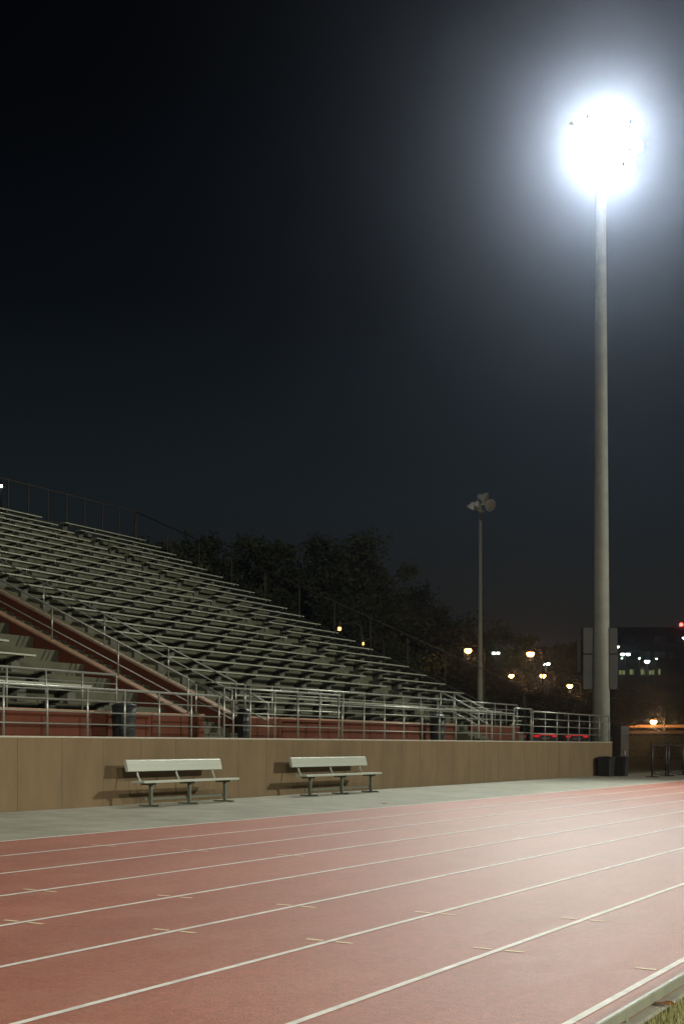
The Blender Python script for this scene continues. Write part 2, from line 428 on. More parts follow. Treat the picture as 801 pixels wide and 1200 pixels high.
# sloping railings
def slope_rail(name, y, a0, z0, a1, z1, h, nr, spacing, label, m='galv', r=.021, group=None, lower_end=True):
    t = thing(name, (-a0, y, z0), label, 'railing', group)
    for k in range(nr):
        dz = h*(1 - k/nr)
        MB().tube((-a0, y, z0+dz), (-a1, y, z1+dz), r*(1.1 if k == 0 else .75), n=7).build('top_rail' if k == 0 else 'middle_rail', m, t)
    n = max(1, round((a1-a0)/spacing))
    for i in range(n+1):
        f = i/n; MB().tube((-(a0+(a1-a0)*f), y, z0+(z1-z0)*f), (-(a0+(a1-a0)*f), y, z0+(z1-z0)*f+h), r, n=7).build('post', m, t)
    return t
sl = RISE/RUN
SG = 'sloping pipe railings on the stairway parapets'
slope_rail('parapet_railing', P1+PW/2, 17.95, EYE+.745+.05*sl, AT-.1, EYE+.745+(AT-.1-17.9)*sl, .80, 3, 1.85, 'sloping pipe railing on the nearer red parapet of the stairway', group=SG)
slope_rail('parapet_railing', P2+PW/2, 17.95, EYE+.745+.05*sl, AT-.1, EYE+.745+(AT-.1-17.9)*sl, .80, 3, 1.85, 'sloping pipe railing on the farther red parapet beside the big seating block', group=SG)
HG = 'short handrails of the entry stair'
slope_rail('stair_handrail', AIS[0]+.06, 17.02, WT+.05, 18.35, WT+.05+.66, .90, 2, 1.2, 'nearer short bright handrail of the small stair at the right aisle', m='benchal', r=.026, group=HG)
slope_rail('stair_handrail', AIS[1]-.06, 17.02, WT+.05, 18.35, WT+.05+.66, .90, 2, 1.2, 'farther short bright handrail of the small stair at the right aisle', m='benchal', r=.026, group=HG)
HG2 = 'handrails at the foot of the parapeted stairway'
slope_rail('stair_handrail', P1+PW+.12, 16.9, WT, 17.9, WT+.45, .85, 2, .9, 'nearer handrail at the foot of the stairway between red parapets', r=.024, group=HG2)
slope_rail('stair_handrail', P2-.12, 16.9, WT, 17.9, WT+.45, .85, 2, .9, 'farther handrail at the foot of the stairway between red parapets', r=.024, group=HG2)
# back and end fences
at, zt = az(NR-1)
BA = at + .45
bf = thing('back_fence', (-BA, 30, zt-.08), 'tall dark pipe fence along the top of the grandstand against the night sky', 'fence')
BH = 1.25
MB().tube((-BA, YS, zt+BH), (-BA, YEND, zt+BH), .028).build('top_rail', 'dkpipe', bf)
MB().tube((-BA, YS, zt+.02), (-BA, YEND, zt+.02), .022).build('bottom_rail', 'dkpipe', bf)
n = 36
for i in range(n+1):
    y = YEND - i*1.16
    if y < YS: break
    MB().tube((-BA, y, zt-.45), (-BA, y, zt+BH+(.12 if i % 3 == 0 else 0)), .032).build('post', 'dkpipe', bf)
ef = thing('end_fence', (-A0, YEND+.08, Z0-.43), 'dark pipe fence stepping down the right end of the grandstand before the trees', 'fence')
MB().path([(-BA, YEND+.08, zt+BH), (-A0+.2, YEND+.08, Z0+BH-.05)], .021).build('top_rail', 'dkpipe', ef)
MB().path([(-BA, YEND+.08, zt+.05), (-A0+.2, YEND+.08, Z0-.05)], .02).build('bottom_rail', 'dkpipe', ef)
for i in range(12):
    f = i/11; a = BA + (A0-.2-BA)*f; z = zt + (Z0-.05-zt)*f
    MB().tube((-a, YEND+.08, z-.6), (-a, YEND+.08, z+BH), .021).build('post', 'dkpipe', ef)

# ------------------------------------------------------------------ barrels on the walkway, bins at the wall end
def barrel(x, y, z, label, r=.29, h=.88, m='barrel', group=None, name='trash_barrel'):
    t = thing(name, (x, y, z), label, 'trash bin', group)
    prof = [(r*.88, 0), (r*.95, .03), (r*.97, h*.3), (r*1.0, h*.32), (r*1.0, h*.35), (r*.98, h*.37), (r*1.0, h*.63), (r*1.035, h*.65), (r*1.035, h*.68), (r*1.0, h*.7), (r*1.02, h*.96)]
    MB().lathe((x,y,z), prof, 24).build('body', m, t)
    MB().lathe((x,y,z), [(r*1.06, h*.96+.001), (r*1.08, h*.985), (r*1.02, h+.01), (r*.7, h+.045), (r*.25, h+.06), (.01, h+.062)], 24).build('lid', m, t)
    return t
BG = 'trash barrels on the grandstand walkway'
barrel(-17.35, along(145, 17.35), WT-.06, 'blue grey trash barrel behind the wall railing left of the stairway', r=.245, h=.72, group=BG)
barrel(-17.4, along(285, 17.4), WT-.06, 'dark trash barrel at the foot of the parapeted stairway', r=.15, h=.72, m='black', group=BG)
barrel(-17.35, along(517, 17.35)-.35, WT-.06, 'black trash barrel behind the railing beside the small entry stair', r=.245, h=.82, m='black', group=BG)
def square_bin(u, Z, wdt, h, label, group):
    x, y = far(u, Z); z = gz(x); t = thing('black_bin', (x, y, z), label, 'trash bin', group)
    mb = MB(); ring = lambda s_, zz: [(x+s_*cx, y+s_*cy, z+zz) for cx, cy in ((-.8,-1),(.8,-1),(1,-.8),(1,.8),(.8,1),(-.8,1),(-1,.8),(-1,-.8))]
    mb.rings([ring(wdt*.42, 0), ring(wdt*.44, .02), ring(wdt*.5, h*.9)], smooth=False); mb.build('body', 'black', t)
    MB().rings([ring(wdt*.53, h*.9+.001), ring(wdt*.54, h*.94), ring(wdt*.48, h), ring(wdt*.2, h+.03)], smooth=False).build('lid', 'black', t)
    MB().tube((x+wdt*.52, y-.12, z+h*.86), (x+wdt*.52, y+.12, z+h*.86), .015).build('handle', 'blkmet', t)
    MB().tube((x-wdt*.3, y+wdt*.44, z+.06), (x+wdt*.3, y+wdt*.44, z+.06), .06, n=10).build('wheel', 'tyre', t)
WG = 'square black bins by the wall end'
square_bin(708.5, 55.0, .60, .74, 'left square black bin touching the end of the tan wall', WG)
square_bin(725, 55.6, .60, .74, 'right square black bin just past the end of the tan wall', WG)
# dark utility cabinet behind the bins
x, y = far(726, 63); z = .37
t = thing('utility_cabinet', (x, y, z), 'tall dark utility cabinet with pale sloped top behind the black bins', 'cabinet')
MB().obox((x, y, z+.82), (.50, .50, 1.64), -TH).build('body', 'dkbox', t, bevel=.01)
MB().obox((x, y, z+1.86), (.56, .54, .43), -TH).build('hood', 'hoodgrey', t, bevel=.03)
MB().obox((x+.26, y-.2, z+.9), (.02, .03, .18), -TH).build('handle', 'steel', t)

# black gate frame at right
gx = -14.3
def gate(u0, u1, label, k):
    y0, y1 = along(u0, -gx), along(u1, -gx); z = gz(gx)
    t = thing('crowd_barrier', (gx, y0, z), label, 'barrier', 'black tube barriers standing on the apron')
    for (yy_) in (y0, y1): MB().tube((gx, yy_, z), (gx, yy_, z+1.38), .042, n=10).build('post', 'blkmet', t)
    MB().path([(gx, y0, z+1.27), (gx, y0+(y1-y0)*.5, z+1.22), (gx, y1, z+1.24)], .026).build('top_rail', 'blkmet', t)
    MB().path([(gx, y0, z+.20), (gx, y0+(y1-y0)*.3, z+.10), (gx, y0+(y1-y0)*.7, z+.10), (gx, y1, z+.18)], .026).build('bottom_rail', 'blkmet', t)
    for yy_ in (y0, y1): MB().box(gx-.25, gx+.25, yy_-.03, yy_+.03, z, z+.03).build('foot', 'blkmet', t)
gate(763, 779, 'left tube barrier with thick black posts at the right frame edge', 0)
gate(782, 799, 'right tube barrier with thick black posts cut by the frame edge', 1)

# ------------------------------------------------------------------ team benches
def bench(ab, u0, u1, as_, s0, s1, label, tilt=0):
    y0, y1 = along(u0, ab), along(u1, ab); q0, q1 = along(s0, as_)+.30, along(s1, as_)
    z = gz(-as_); t = thing('team_bench', (-as_, (q0+q1)/2, z), label, 'bench', 'team benches against the tan wall')
    c, s_ = math.cos(R(12)), math.sin(R(12))
    bk = MB()     # backrest plank, slightly reclined, with folded edges
    zb = z + .67; hh = .215
    pr = [(-ab, zb), (-ab-.045, zb+.01), (-ab-.045-hh*s_, zb+hh), (-ab-.02-hh*s_, zb+hh+.014), (-ab-hh*s_+.012, zb+hh-.002), (-ab+.012, zb+.004)]
    n = len(pr); vs = [(x, y0, zz) for x, zz in pr] + [(x, y1, zz) for x, zz in pr]
    bk.add(vs, [(i, (i+1) % n, n+(i+1) % n, n+i) for i in range(n)] + [tuple(range(n)), tuple(reversed(range(n, 2*n)))])
    b_ = bk.build('backrest', 'benchal', t, bevel=.004)
    st = MB()
    for k in range(2):
        st.box(-as_+.02-k*.155, -as_+.02-k*.155-.148, q0, q1, z+.455, z+.497)
    st.build('seat', 'benchal', t, bevel=.006)
    m0 = max(y0, q0)+.38; m1 = min(y1, q1)-.30
    for k in range(3):
        y = m0 + (m1-m0)*k/2
        MB().path([(-as_-.30, y, z+.43), (-ab+.03, y, z+.46), (-ab-.035, y, z+.60), (-ab-.060-.2*s_, y, z+.86)], .022, n=6).build('back_support', 'benchal', t)
        lg = MB().box(-as_-.12, -as_-.18, y-.028, y+.028, z+.035, z+.452)
        lg.build('leg', 'benchleg', t)
        MB().box(-as_+.0, -as_-.36, y-.031, y+.031, z+.41, z+.4535).build('seat_bracket', 'benchleg', t)
        MB().box(-as_+.06, -as_-.40, y-.04, y+.04, z+.0, z+.034).build('foot', 'benchleg', t)
    MB().box(-as_-.185, -as_-.225, m0-.15, m1+.2, z+.12, z+.16).build('stretcher', 'benchleg', t)
    return t
bench(15.92, 149, 259, 15.50, 157, 279, 'left aluminium team bench with backrest, nearer to the camera')
bench(15.92, 341.5, 429, 15.50, 351, 446, 'right aluminium team bench with backrest, farther along the wall')

# ------------------------------------------------------------------ main floodlight tower
TX, TY = far(703, 59.5); TZ = .36
Zt = 59.5
tw = thing('floodlight_tower', (TX, TY, TZ), 'tall tapered concrete floodlight mast with blazing white lamps on top', 'floodlight mast')
ztop = hz(145, Zt)
MB().path([(TX, TY, TZ), (TX, TY, TZ+8), (TX, TY, TZ+16), (TX, TY, ztop)], [.385, .33, .265, .185], n=28).build('pole', 'cpole', tw)
ax = Vector((CT, ST, 0)) ; fw = Vector((.62, -.78, 0)).normalized(); side = Vector((.78, .62, 0)).normalized()
for u0, u1, v0, v1, m, d, nm in ((681, 692, 736, 808, 'cab', .0, 'control_cabinet'), (711, 721, 736, 808, 'cab', .0, 'control_cabinet'), (674, 683, 750, 788, 'dkbox', .35, 'junction_box')):
    Zc = Zt + d
    cx, cy = far((u0+u1)/2, Zc); wd = (u1-u0)/FPX*Zc; z0, z1 = hz(v1, Zc), hz(v0, Zc)
    c_ = MB()
    if nm == 'control_cabinet':
        zm = (z0*.56+z1*.44)
        zm = z0 + (z1-z0)*.57
        c_.obox((cx, cy, (z0+zm)/2-.01), (wd, .46, zm-z0-.02), TH); c_.obox((cx, cy, (z1+zm)/2+.01), (wd, .46, z1-zm-.02), TH)
    else: c_.obox((cx, cy, (z0+z1)/2), (wd, .3, z1-z0), TH)
    cb = c_.build(nm, m, tw, bevel=.015)
MB().obox((TX, TY, hz(745, Zt)), (1.2, .08, .10), TH).build('bracket', 'cab', tw)
MB().obox((TX, TY, hz(800, Zt)), (1.2, .08, .10), TH).build('bracket', 'cab', tw)
# lamp bank
hd = Vector((TX, TY, 0))
def floodlight(c, d, r, on=True, parent=tw, nm='floodlight', mh='hood'):
    d = Vector(d).normalized(); L_ = r*1.5
    body = MB().lathe(c, [(r*.25, -L_), (r*.45, -L_*.9), (r*.6, -L_*.55), (r*.85, -L_*.25), (r*1.0, 0), (r*1.04, .02), (r*.98, .025)], 16, axis=d)
    f = body.build(nm, mh, parent)
    MB().lathe(Vector(c)+d*.032, [(r*.92, 0), (r*.8, .02), (r*.3, .04), (.01, .045)], 16, axis=d).build('lens', 'lens' if on else 'glassoff', f)
    return f
for i, v in enumerate((152, 176, 202)):
    z = hz(v, Zt); c = Vector((TX, TY, z)) + fw*.26
    MB().obox(tuple(c), (3.0 if i < 2 else 2.2, .12, .12), math.atan2(side.y, side.x)).build('crossarm', 'steel', tw)
    n = 5 if i < 2 else 4
    for k in range(n):
        off = (k-(n-1)/2)*(.62)
        p = c + side*off + fw*.55 + Vector((0, 0, -.05))
        d = fw*1.0 + Vector((0,0,-.42)) + side*(.22*(k-(n-1)/2)/2)
        floodlight(tuple(p), d, .27)
        MB().tube(tuple(c+side*off), tuple(p - d.normalized()*.3), .03).build('lamp_yoke', 'steel', tw)

# ------------------------------------------------------------------ small unlit light pole
SZ = 80.0; sx, sy = far(561.8, SZ)
sp = thing('light_pole', (sx, sy, .37), 'slender pale steel pole with four unlit floodlights beyond the grandstand', 'light pole')
st_ = hz(590, SZ)
MB().path([(sx, sy, .37), (sx, sy, .37+5), (sx, sy, .37+5.05), (sx, sy, st_)], [.17, .155, .125, .085], n=16).build('pole', 'steel', sp)
rt = Vector((CT, ST, 0)); fwc = Vector((-ST, CT, 0))
MB().obox((sx, sy, st_-.05), (.95, .08, .08), TH).build('crossarm', 'steel', sp)
MB().obox((sx, sy, st_-.4), (.7, .07, .07), TH+.9).build('crossarm', 'steel', sp)
for (dx, dz, dirn) in ((.30, .27, rt*.9-fwc*.5+Vector((0,0,-.35))), (.56, -.10, rt*.6-fwc*.9+Vector((0,0,-.45))), (-.30, -.18, -rt*.5-fwc*.2+Vector((0,0,-1.0))), (-.55, -.25, -rt*.5+fwc*.3+Vector((0,0,-1.0)))):
    c = Vector((sx, sy, st_+dz)) + rt*dx
    floodlight(tuple(c), dirn, .34 if dx > 0 else .24, False, sp)
    MB().tube((sx+rt.x*dx*.5, sy+rt.y*dx*.5, st_-.05), tuple(c-dirn.normalized()*.25), .025).build('lamp_yoke', 'steel', sp)
MB().obox((sx+.12, sy-.15, st_-.75), (.2, .2, .4), TH).build('ballast_box', 'dkbox', sp)

# ------------------------------------------------------------------ trees
def leaf_cloud(seed, H, W, n, kind):
    """crown local mesh: many small leaf faces in irregular clumps; plus the limbs"""
    rnd = random.Random(seed)
    tr = MB(); cr = MB(); tips = []
    trunk = [(0,0,0)]; x = y = 0
    for k in range(1, 6):
        x += rnd.gauss(0, W*.03); y += rnd.gauss(0, W*.03); trunk.append((x, y, H*.15*k))
    tr.path(trunk, [H*.028*(1-.14*k) for k in range(6)], n=8)
    for b in range(30):
        f = rnd.uniform(.30, .98); z0 = H*.75*f; k = min(4, int(f*5)); g = f*5-k
        p0 = Vector(trunk[k]).lerp(Vector(trunk[k+1]), g)
        ang = rnd.uniform(0, 6.283)
        hf = (p0.z/H)
        if kind == 'round': rad = W*.5*math.sin(math.pi*min(1, .12+hf*1.0))**.6
        elif kind == 'tall': rad = W*.5*(1.15-hf*1.05)
        else: rad = W*.5*(.6+.5*hf)
        rad *= rnd.uniform(.45, 1.08)
        p1 = p0 + Vector((math.cos(ang)*rad, math.sin(ang)*rad, H*rnd.uniform(.04, .24)))
        mid = p0.lerp(p1, .5) + Vector((rnd.gauss(0,.3), rnd.gauss(0,.3), H*.03))
        tr.path([p0, mid, p1], [H*.010, H*.006, H*.0025], n=5)
        for q in range(3): tips.append((p0.lerp(p1, rnd.uniform(.45, 1.0)) if q else p1, rnd.uniform(.5, 1.25)*W*.105))
    tips.append((Vector(trunk[-1]) + Vector((0,0,H*.12)), W*.13)); tips.append((Vector(trunk[-1]) + Vector((0,0,H*.18)), W*.08))
    per = n // len(tips)
    for c, r in tips:
        for i in range(per):
            d = Vector((rnd.gauss(0,1), rnd.gauss(0,1), rnd.gauss(0,.72))).normalized() * r * rnd.random()**.45 * (1.35 if rnd.random() < .12 else 1)
            p = c + d; s_ = rnd.uniform(.09, .21)
            a = Vector((rnd.gauss(0,1), rnd.gauss(0,1), rnd.gauss(0,1))).normalized(); b_ = a.cross(Vector((rnd.gauss(0,1), rnd.gauss(0,1), rnd.gauss(0,1)))).normalized()
            cr.add([p-a*s_, p+b_*s_*.5, p+a*s_, p-b_*s_*.5], [(0,1,2,3)])
    return tr, cr
protos = []
for i, (kind, lm_) in enumerate((('round','leafA'), ('tall','leafB'), ('wide','leafA'), ('round','leafC'))):
    tr, cr = leaf_cloud(20+i, 14, 10.5 if kind != 'tall' else 8.5, 17000, kind)
    def mk(mb, nm, m):
        me = bpy.data.meshes.new(nm); me.from_pydata([tuple(v) for v in mb.v], [], mb.f); me.materials.append(M[m]); me.update(); return me
    protos.append((mk(tr, 'trunk', 'bark'), mk(cr, 'crown', lm_)))
TG = 'trees behind the grandstand and the car park'
ntree = 0
def tree(u, v, Z, proto, wide, label, base=.35, name='broadleaf_tree'):
    global ntree
    ntree += 1
    x, y = far(u, Z); H = hz(v, Z) - base; s = H/14.0/.97
    t = thing(name, (x, y, base), label, 'tree', TG)
    t.rotation_euler = (0, 0, ntree*1.7)
    for me, nm in zip(protos[proto], ('trunk', 'crown')):
        o = bpy.data.objects.new(nm, me); COL.objects.link(o); o.parent = t; o.scale = (s*wide, s*wide, s)
for a in [
    (192, 634, 90, 1, .9, 'leftmost tree whose twiggy tip shows behind the end fence top'),
    (232, 645, 96, 3, 1.0, 'low dark tree filling the gap between the end fence posts'),
    (268, 629, 92, 0, 1.0, 'dark tree just right of where the end fence fades out'),
    (312, 640, 98, 2, .9, 'dark tree left of the tallest tree crown'),
    (352, 624, 92, 0, 1.15, 'tallest broad dark tree rising behind the seat rows'),
    (402, 640, 96, 2, 1.0, 'dark tree directly right of the tallest crown'),
    (442, 660, 98, 0, 1.0, 'rounded dark tree where the treeline starts to fall'),
    (478, 692, 100, 3, 1.1, 'dark tree halfway down the falling treeline'),
    (512, 715, 104, 1, 1.2, 'dark tree left of the slender unlit light pole'),
    (545, 734, 112, 2, 1.0, 'tree crown directly behind the slender unlit light pole'),
    (590, 742, 150, 0, 1.2, 'tree right of the slender pole between small lamps'),
    (640, 753, 158, 0, 1.15, 'sparse tree between the slender pole and the concrete mast'),
    (676, 772, 165, 1, 1.1, 'small tree just left of the concrete mast'),
    (742, 806, 180, 3, 1.3, 'low dark tree right of the mast before the office block'),
    (788, 815, 190, 0, 1.3, 'low dark tree at the right frame edge before the office block'),
    (375, 700, 84, 3, .9, 'lower bushy tree in front of the tallest crowns'),
    (470, 752, 88, 0, .9, 'shorter tree with a pale green top behind the lowest seat rows'),
]: tree(*a)
sh = 0
for u, v, Z in ((495, 790, 82), (530, 800, 84), (575, 800, 125), (615, 808, 120), (655, 806, 124), (690, 815, 126)):
    sh += 1
    tree(u, v, Z, sh % 4, 1.9, 'low dark shrub %s' % ['behind the last seat row ends', 'left of the foot of the slender pole', 'right of the foot of the slender pole', 'behind the parked cars at left', 'behind the parked cars at right', 'hidden partly by the mast foot'][sh-1], name='shrub')

# ------------------------------------------------------------------ lamps in the distance
def street_lamp(u, v, Z, r, m, label, group, base=.35, pole=True, halo=0, col=(1,.5,.18)):
    x, y = far(u, Z); z = hz(v, Z); t = thing('street_lamp', (x, y, base), label, 'street lamp', group)
    px, py = x + CT*1.1, y + ST*1.1
    MB().path([(px, py, base), (px, py, z+.1), (px-CT*.3, py-ST*.3, z+.35), (x, y, z+.32)], [.11, .07, .05, .045], n=8).build('pole', 'dkpipe', t)
    h_ = MB().lathe((x, y, z), [(.1, .42), (r*.9, .3), (r*1.0, .16), (r*.9, .12)], 12).build('lamp_head', 'dkbox', t)
    MB().lathe((x, y, z), [(.01, -r*.75), (r*.6, -r*.6), (r*.95, -r*.1), (r*.85, .1)], 12).build('bulb', m, t)
    if halo:
        l = bpy.data.lights.new('lamp_glow', 'POINT'); l.energy = halo; l.color = col; l.shadow_soft_size = r
        lo = bpy.data.objects.new('lamp_glow', l); COL.objects.link(lo); lo.parent = t
        lo.location = Vector((x, y, z-r-.15)) - Vector((x, y, base))
SG_ = 'orange street lamps beyond the trees'
for u, v, Z, r, m, lab, ha in [
    (547.5, 762.5, 92, .24, 'sodium', 'orange street lamp glowing just left of the slender pole', 80),
    (620.5, 766, 130, .38, 'sodium', 'brightest orange street lamp between slender pole and mast', 120),
    (598, 792, 135, .28, 'sodium', 'orange street lamp lower left of the brightest one', 120),
    (635, 792, 135, .30, 'sodium', 'orange street lamp lower right of the brightest one', 120),
    (666.5, 804, 140, .30, 'sodium', 'orange street lamp nearest to the left side of the mast', 120),
    (606, 827, 150, .20, 'sodium_dim', 'dim low orange street lamp over the raised railing corner', 0),
    (764.5, 845.5, 144, .36, 'sodium', 'orange street lamp low over the rails imitating light trails at right', 1100),
    (787.5, 869, 170, .22, 'sodium_dim', 'faint orange lamp below the rails imitating light trails at right', 0),
    (397, 737.5, 72, .09, 'sodium_dim', 'tiny pink orange lamp showing above the seat rows', 0),
    (424.5, 755, 76, .06, 'sodium_dim', 'faintest tiny orange lamp above the seat rows', 0)]:
    street_lamp(u, v, Z, r, m, lab, SG_, halo=ha, base=.35 if v != 869 else .35)
def twin_lamp(us, v, Z, r, m, label, group='white car park lamps', base=.35):
    um = sum(us)/len(us); x, y = far(um, Z); z = hz(v, Z); t = thing('parking_lamp', (x, y, base), label, 'parking lamp', group)
    MB().path([(x, y, base), (x, y, z+.25)], [.11, .06], n=8).build('pole', 'dkpipe', t)
    for u in us:
        a, b_ = far(u, Z); 
        if len(us) > 1: MB().tube((x, y, z+.22), (a, b_, z+.22), .04).build('arm', 'steel', t)
        hd_ = MB().lathe((a, b_, z), [(r*.6, .3), (r*1.05, .18), (r*1.0, .1)], 10).build('lamp_head', 'dkbox', t)
        MB().lathe((a, b_, z), [(.01, -r*.7), (r*.7, -r*.5), (r*.95, 0), (r*.9, .09)], 10).build('bulb', m, t)
for us, v, Z, r, m, lab in [
    ((577.5, 582.5), 765.5, 145, .17, 'white', 'pair of white lamps right of the slender pole'),
    ((606, 611), 774, 150, .19, 'white', 'pair of bluish white lamps left below the brightest orange lamp'),
    ((635.5, 641), 778, 150, .22, 'white', 'pair of white lamps on one pole near the sparse tree'),
    ((588,), 827, 155, .14, 'white_dim', 'single faint white lamp low behind the railing'),
    ((722.5,), 758, 240, .30, 'cream', 'single cream lamp touching the right side of the mast cabinet'),
    ((728.5, 734.8), 766.5, 240, .40, 'white', 'brightest pair of white lamps in front of the office block'),
    ((727.5,), 771.5, 250, .20, 'white_dim', 'faint single lamp just below the brightest white pair'),
    ((748,), 771.5, 250, .24, 'white_dim', 'faint lamp midway across the office block'),
    ((757,), 775, 240, .50, 'white', 'large single white lamp in front of the office block'),
    ((768,), 772, 250, .24, 'white_dim', 'faint lamp right of the large single white lamp'),
    ((800,), 747.7, 250, .28, 'white', 'white lamp at the right frame edge high before the office block'),
    ((1,), 570, 90, .10, 'white', 'tiny white lamp above the back fence at the left frame edge')]:
    twin_lamp(us, v, Z, r, m, lab)

# ------------------------------------------------------------------ office block
OZ = 330.0; ox, oy = far(708, OZ); OH = hz(735, OZ)
dirb = Vector((CT, ST, 0)); nb = Vector((ST, -CT, 0)) * 1.0   # face towards the stadium
ob = thing('office_block', (ox, oy, .35), 'dark flat roofed office block with one strip of lit windows behind the mast', 'building')
BW = 46.0
def facept(s, d, z): return Vector((ox, oy, 0)) + dirb*s + nb*d + Vector((0,0,z))
def fbox(mb, s0, s1, d0, d1, z0, z1):
    vs = [facept(s, d, z) for z in (z0, z1) for s, d in ((s0,d0),(s1,d0),(s1,d1),(s0,d1))]
    return mb.add(vs, [(0,3,2,1),(4,5,6,7),(0,1,5,4),(1,2,6,5),(2,3,7,6),(3,0,4,7)])
fbox(MB(), 0, BW, -22, 0, .3, OH-.6).build('wall', 'bld', ob)
fbox(MB(), -.3, BW+.3, -22.3, .3, OH-.6, OH).build('roof_parapet', 'bld', ob)
lit = {(4, 2), (4, 3), (4, 4), (4, 6), (4, 7), (4, 9)}
zrow = [3.0 + 3.6*i for i in range(7)]
zl = hz(791, OZ); zrow = [zl + 3.7*(i-4) for i in range(7)]
for i, z in enumerate(zrow):
    if z < 1: continue
    for k in range(13):
        s0 = 1.0 + k*3.4
        wdw = fbox(MB(), s0, s0+2.7, .0, .06, z, z+1.7).build('window', 'litwin' if (i, k) in {(4,1),(4,2),(4,3),(4,4)} and False else 'bldglass', ob)
        fr_ = MB(); fbox(fr_, s0+1.3, s0+1.4, .061, .12, z, z+1.7); fr_.build('mullion', 'bld', wdw)
for (ua, ub_) in ((724, 731), (736.5, 741), (749.5, 754), (759, 765), (770, 772.5)):
    sa = (ua-708)/FPX*OZ; sb = (ub_-708)/FPX*OZ
    pn = MB(); q = sa
    while q < sb:
        fbox(pn, q, min(q+.62, sb), .13, .17, zl+.1, zl+1.25+random.uniform(-.3, .1)); q += .78
    pn.build('lit_window', 'litwin', ob)
bx_, by_ = far(797, OZ-1)
bc = thing('beacon', (bx_, by_, OH), 'small red warning beacon on the roof edge of the office block', 'beacon')
MB().tube((bx_, by_, OH), (bx_, by_, OH+.15), .12).build('base', 'dkbox', bc)
MB().lathe((bx_, by_, OH+.16), [(.28, 0), (.42, .2), (.40, .5), (.22, .7), (.01, .76)], 12).build('lamp', 'beacon', bc)

# ------------------------------------------------------------------ raised road with rails added for light trails, car park, cars
EZ = 140.0
def strip(name, m, u0, u1, Za, Zb, za, zb, kind='structure'):
    p = [far(u0, Za), far(u1, Za), far(u1, Zb), far(u0, Zb)]
    o = MB().add([(p[0][0], p[0][1], za), (p[1][0], p[1][1], za), (p[2][0], p[2][1], zb), (p[3][0], p[3][1], zb)], [(0,1,2,3)]).build(name, m); tag(o, kind=kind); return o
rz = hz(861, EZ)
strip('embankment', 'grass_g', 700, 1050, EZ-4, EZ-2.5, .2, rz-.12)
strip('road', 'asph', 700, 1050, EZ-2.4, EZ+14, rz-.12, rz-.10)
for i, (Zg, v, lab) in enumerate(((EZ, 858, 'nearer low added rail imitating orange traffic light trails at right'), (EZ+9, 851, 'farther higher added rail imitating orange traffic light trails at right'))):
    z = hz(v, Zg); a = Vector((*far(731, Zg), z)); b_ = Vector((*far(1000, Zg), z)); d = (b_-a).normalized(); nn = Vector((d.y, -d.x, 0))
    t = thing('trail_rail', tuple(a), lab, 'guard rail', 'added rails imitating traffic light trails')
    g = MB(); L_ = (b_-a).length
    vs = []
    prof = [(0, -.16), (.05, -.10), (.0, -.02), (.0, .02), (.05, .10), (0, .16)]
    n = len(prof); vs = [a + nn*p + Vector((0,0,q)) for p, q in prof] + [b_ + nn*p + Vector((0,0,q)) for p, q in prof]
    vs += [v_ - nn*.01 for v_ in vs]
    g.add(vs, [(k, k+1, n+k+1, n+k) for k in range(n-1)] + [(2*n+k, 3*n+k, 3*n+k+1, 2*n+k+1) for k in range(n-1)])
    g.build('beam', 'trail', t)
    for k in range(12):
        p = a + d*(1+2.0*k)
        if (p-a).length < L_: MB().box(p.x-.06, p.x+.06, p.y-.06-.0+.1, p.y+.06+.1, rz-.2, z+.12).build('post', 'dkpipe', t)
# car park terrace beyond the grandstand
PZ = 1.50
strip('car_park', 'asph', 556, 712, 88, 118, PZ, PZ)
strip('car_park_bank', 'grass_g', 540, 716, 80, 88, .3, PZ)
cps = 0
def car(u, Z, label, m, rot=0):
    x, y = far(u, Z); t = thing('parked_car', (x, y, PZ), label, 'car', 'cars parked beyond the grandstand')
    q = TH + rot
    mt = Matrix.Translation((x, y, PZ)) @ Matrix.Rotation(q, 4, 'Z')       # local +y points away from the camera, so we see the rear
    def loft(secs, name, mm, par, smooth=True):
        mb = MB(); rs = []
        for (yy_, hw, z0, z1, rr) in secs:
            rs.append([mt @ Vector(p) for p in ((-hw, yy_, z0), (-hw, yy_, z0+(z1-z0)*.6), (-hw+rr, yy_, z1), (hw-rr, yy_, z1), (hw, yy_, z0+(z1-z0)*.6), (hw, yy_, z0))])
        mb.rings(rs, smooth=False); return mb.build(name, mm, par, bevel=.03)
    b_ = loft([(-2.25, .82, .38, .82, .08), (-2.1, .88, .28, .98, .08), (-1.2, .91, .24, 1.0, .06), (1.0, .91, .24, .98, .06), (2.0, .88, .26, .82, .08), (2.25, .78, .36, .68, .1)], 'body', m, t)
    loft([(-1.75, .76, .99, 1.02, .05), (-1.15, .72, .99, 1.42, .10), (.2, .72, .99, 1.45, .10), (1.05, .76, .97, 1.0, .05)], 'cabin', 'carglass', t)
    loft([(-1.1, .64, 1.40, 1.462, .10), (.18, .64, 1.42, 1.485, .10)], 'roof', m, t)
    for sx_ in (-1, 1):
        MB().obox((0,0,0), (.34, .05, .14), M4=mt @ Matrix.Translation((sx_*.62, -2.235, .76))).build('tail_light', 'tail', t)
        for wy in (-1.4, 1.4):
            p0 = mt @ Vector((sx_*.70, wy, .32)); p1 = mt @ Vector((sx_*.92, wy, .32))
            MB().tube(p0, p1, .32, n=18).build('wheel', 'tyre', t)
    MB().obox((0,0,0), (.50, .03, .12), M4=mt @ Matrix.Translation((0, -2.25, .60))).build('number_plate', 'coping', t)
    MB().obox((0,0,0), (.9, .03, .045), M4=mt @ Matrix.Translation((0, -2.24, .84))).build('light_bar', 'tail', t)
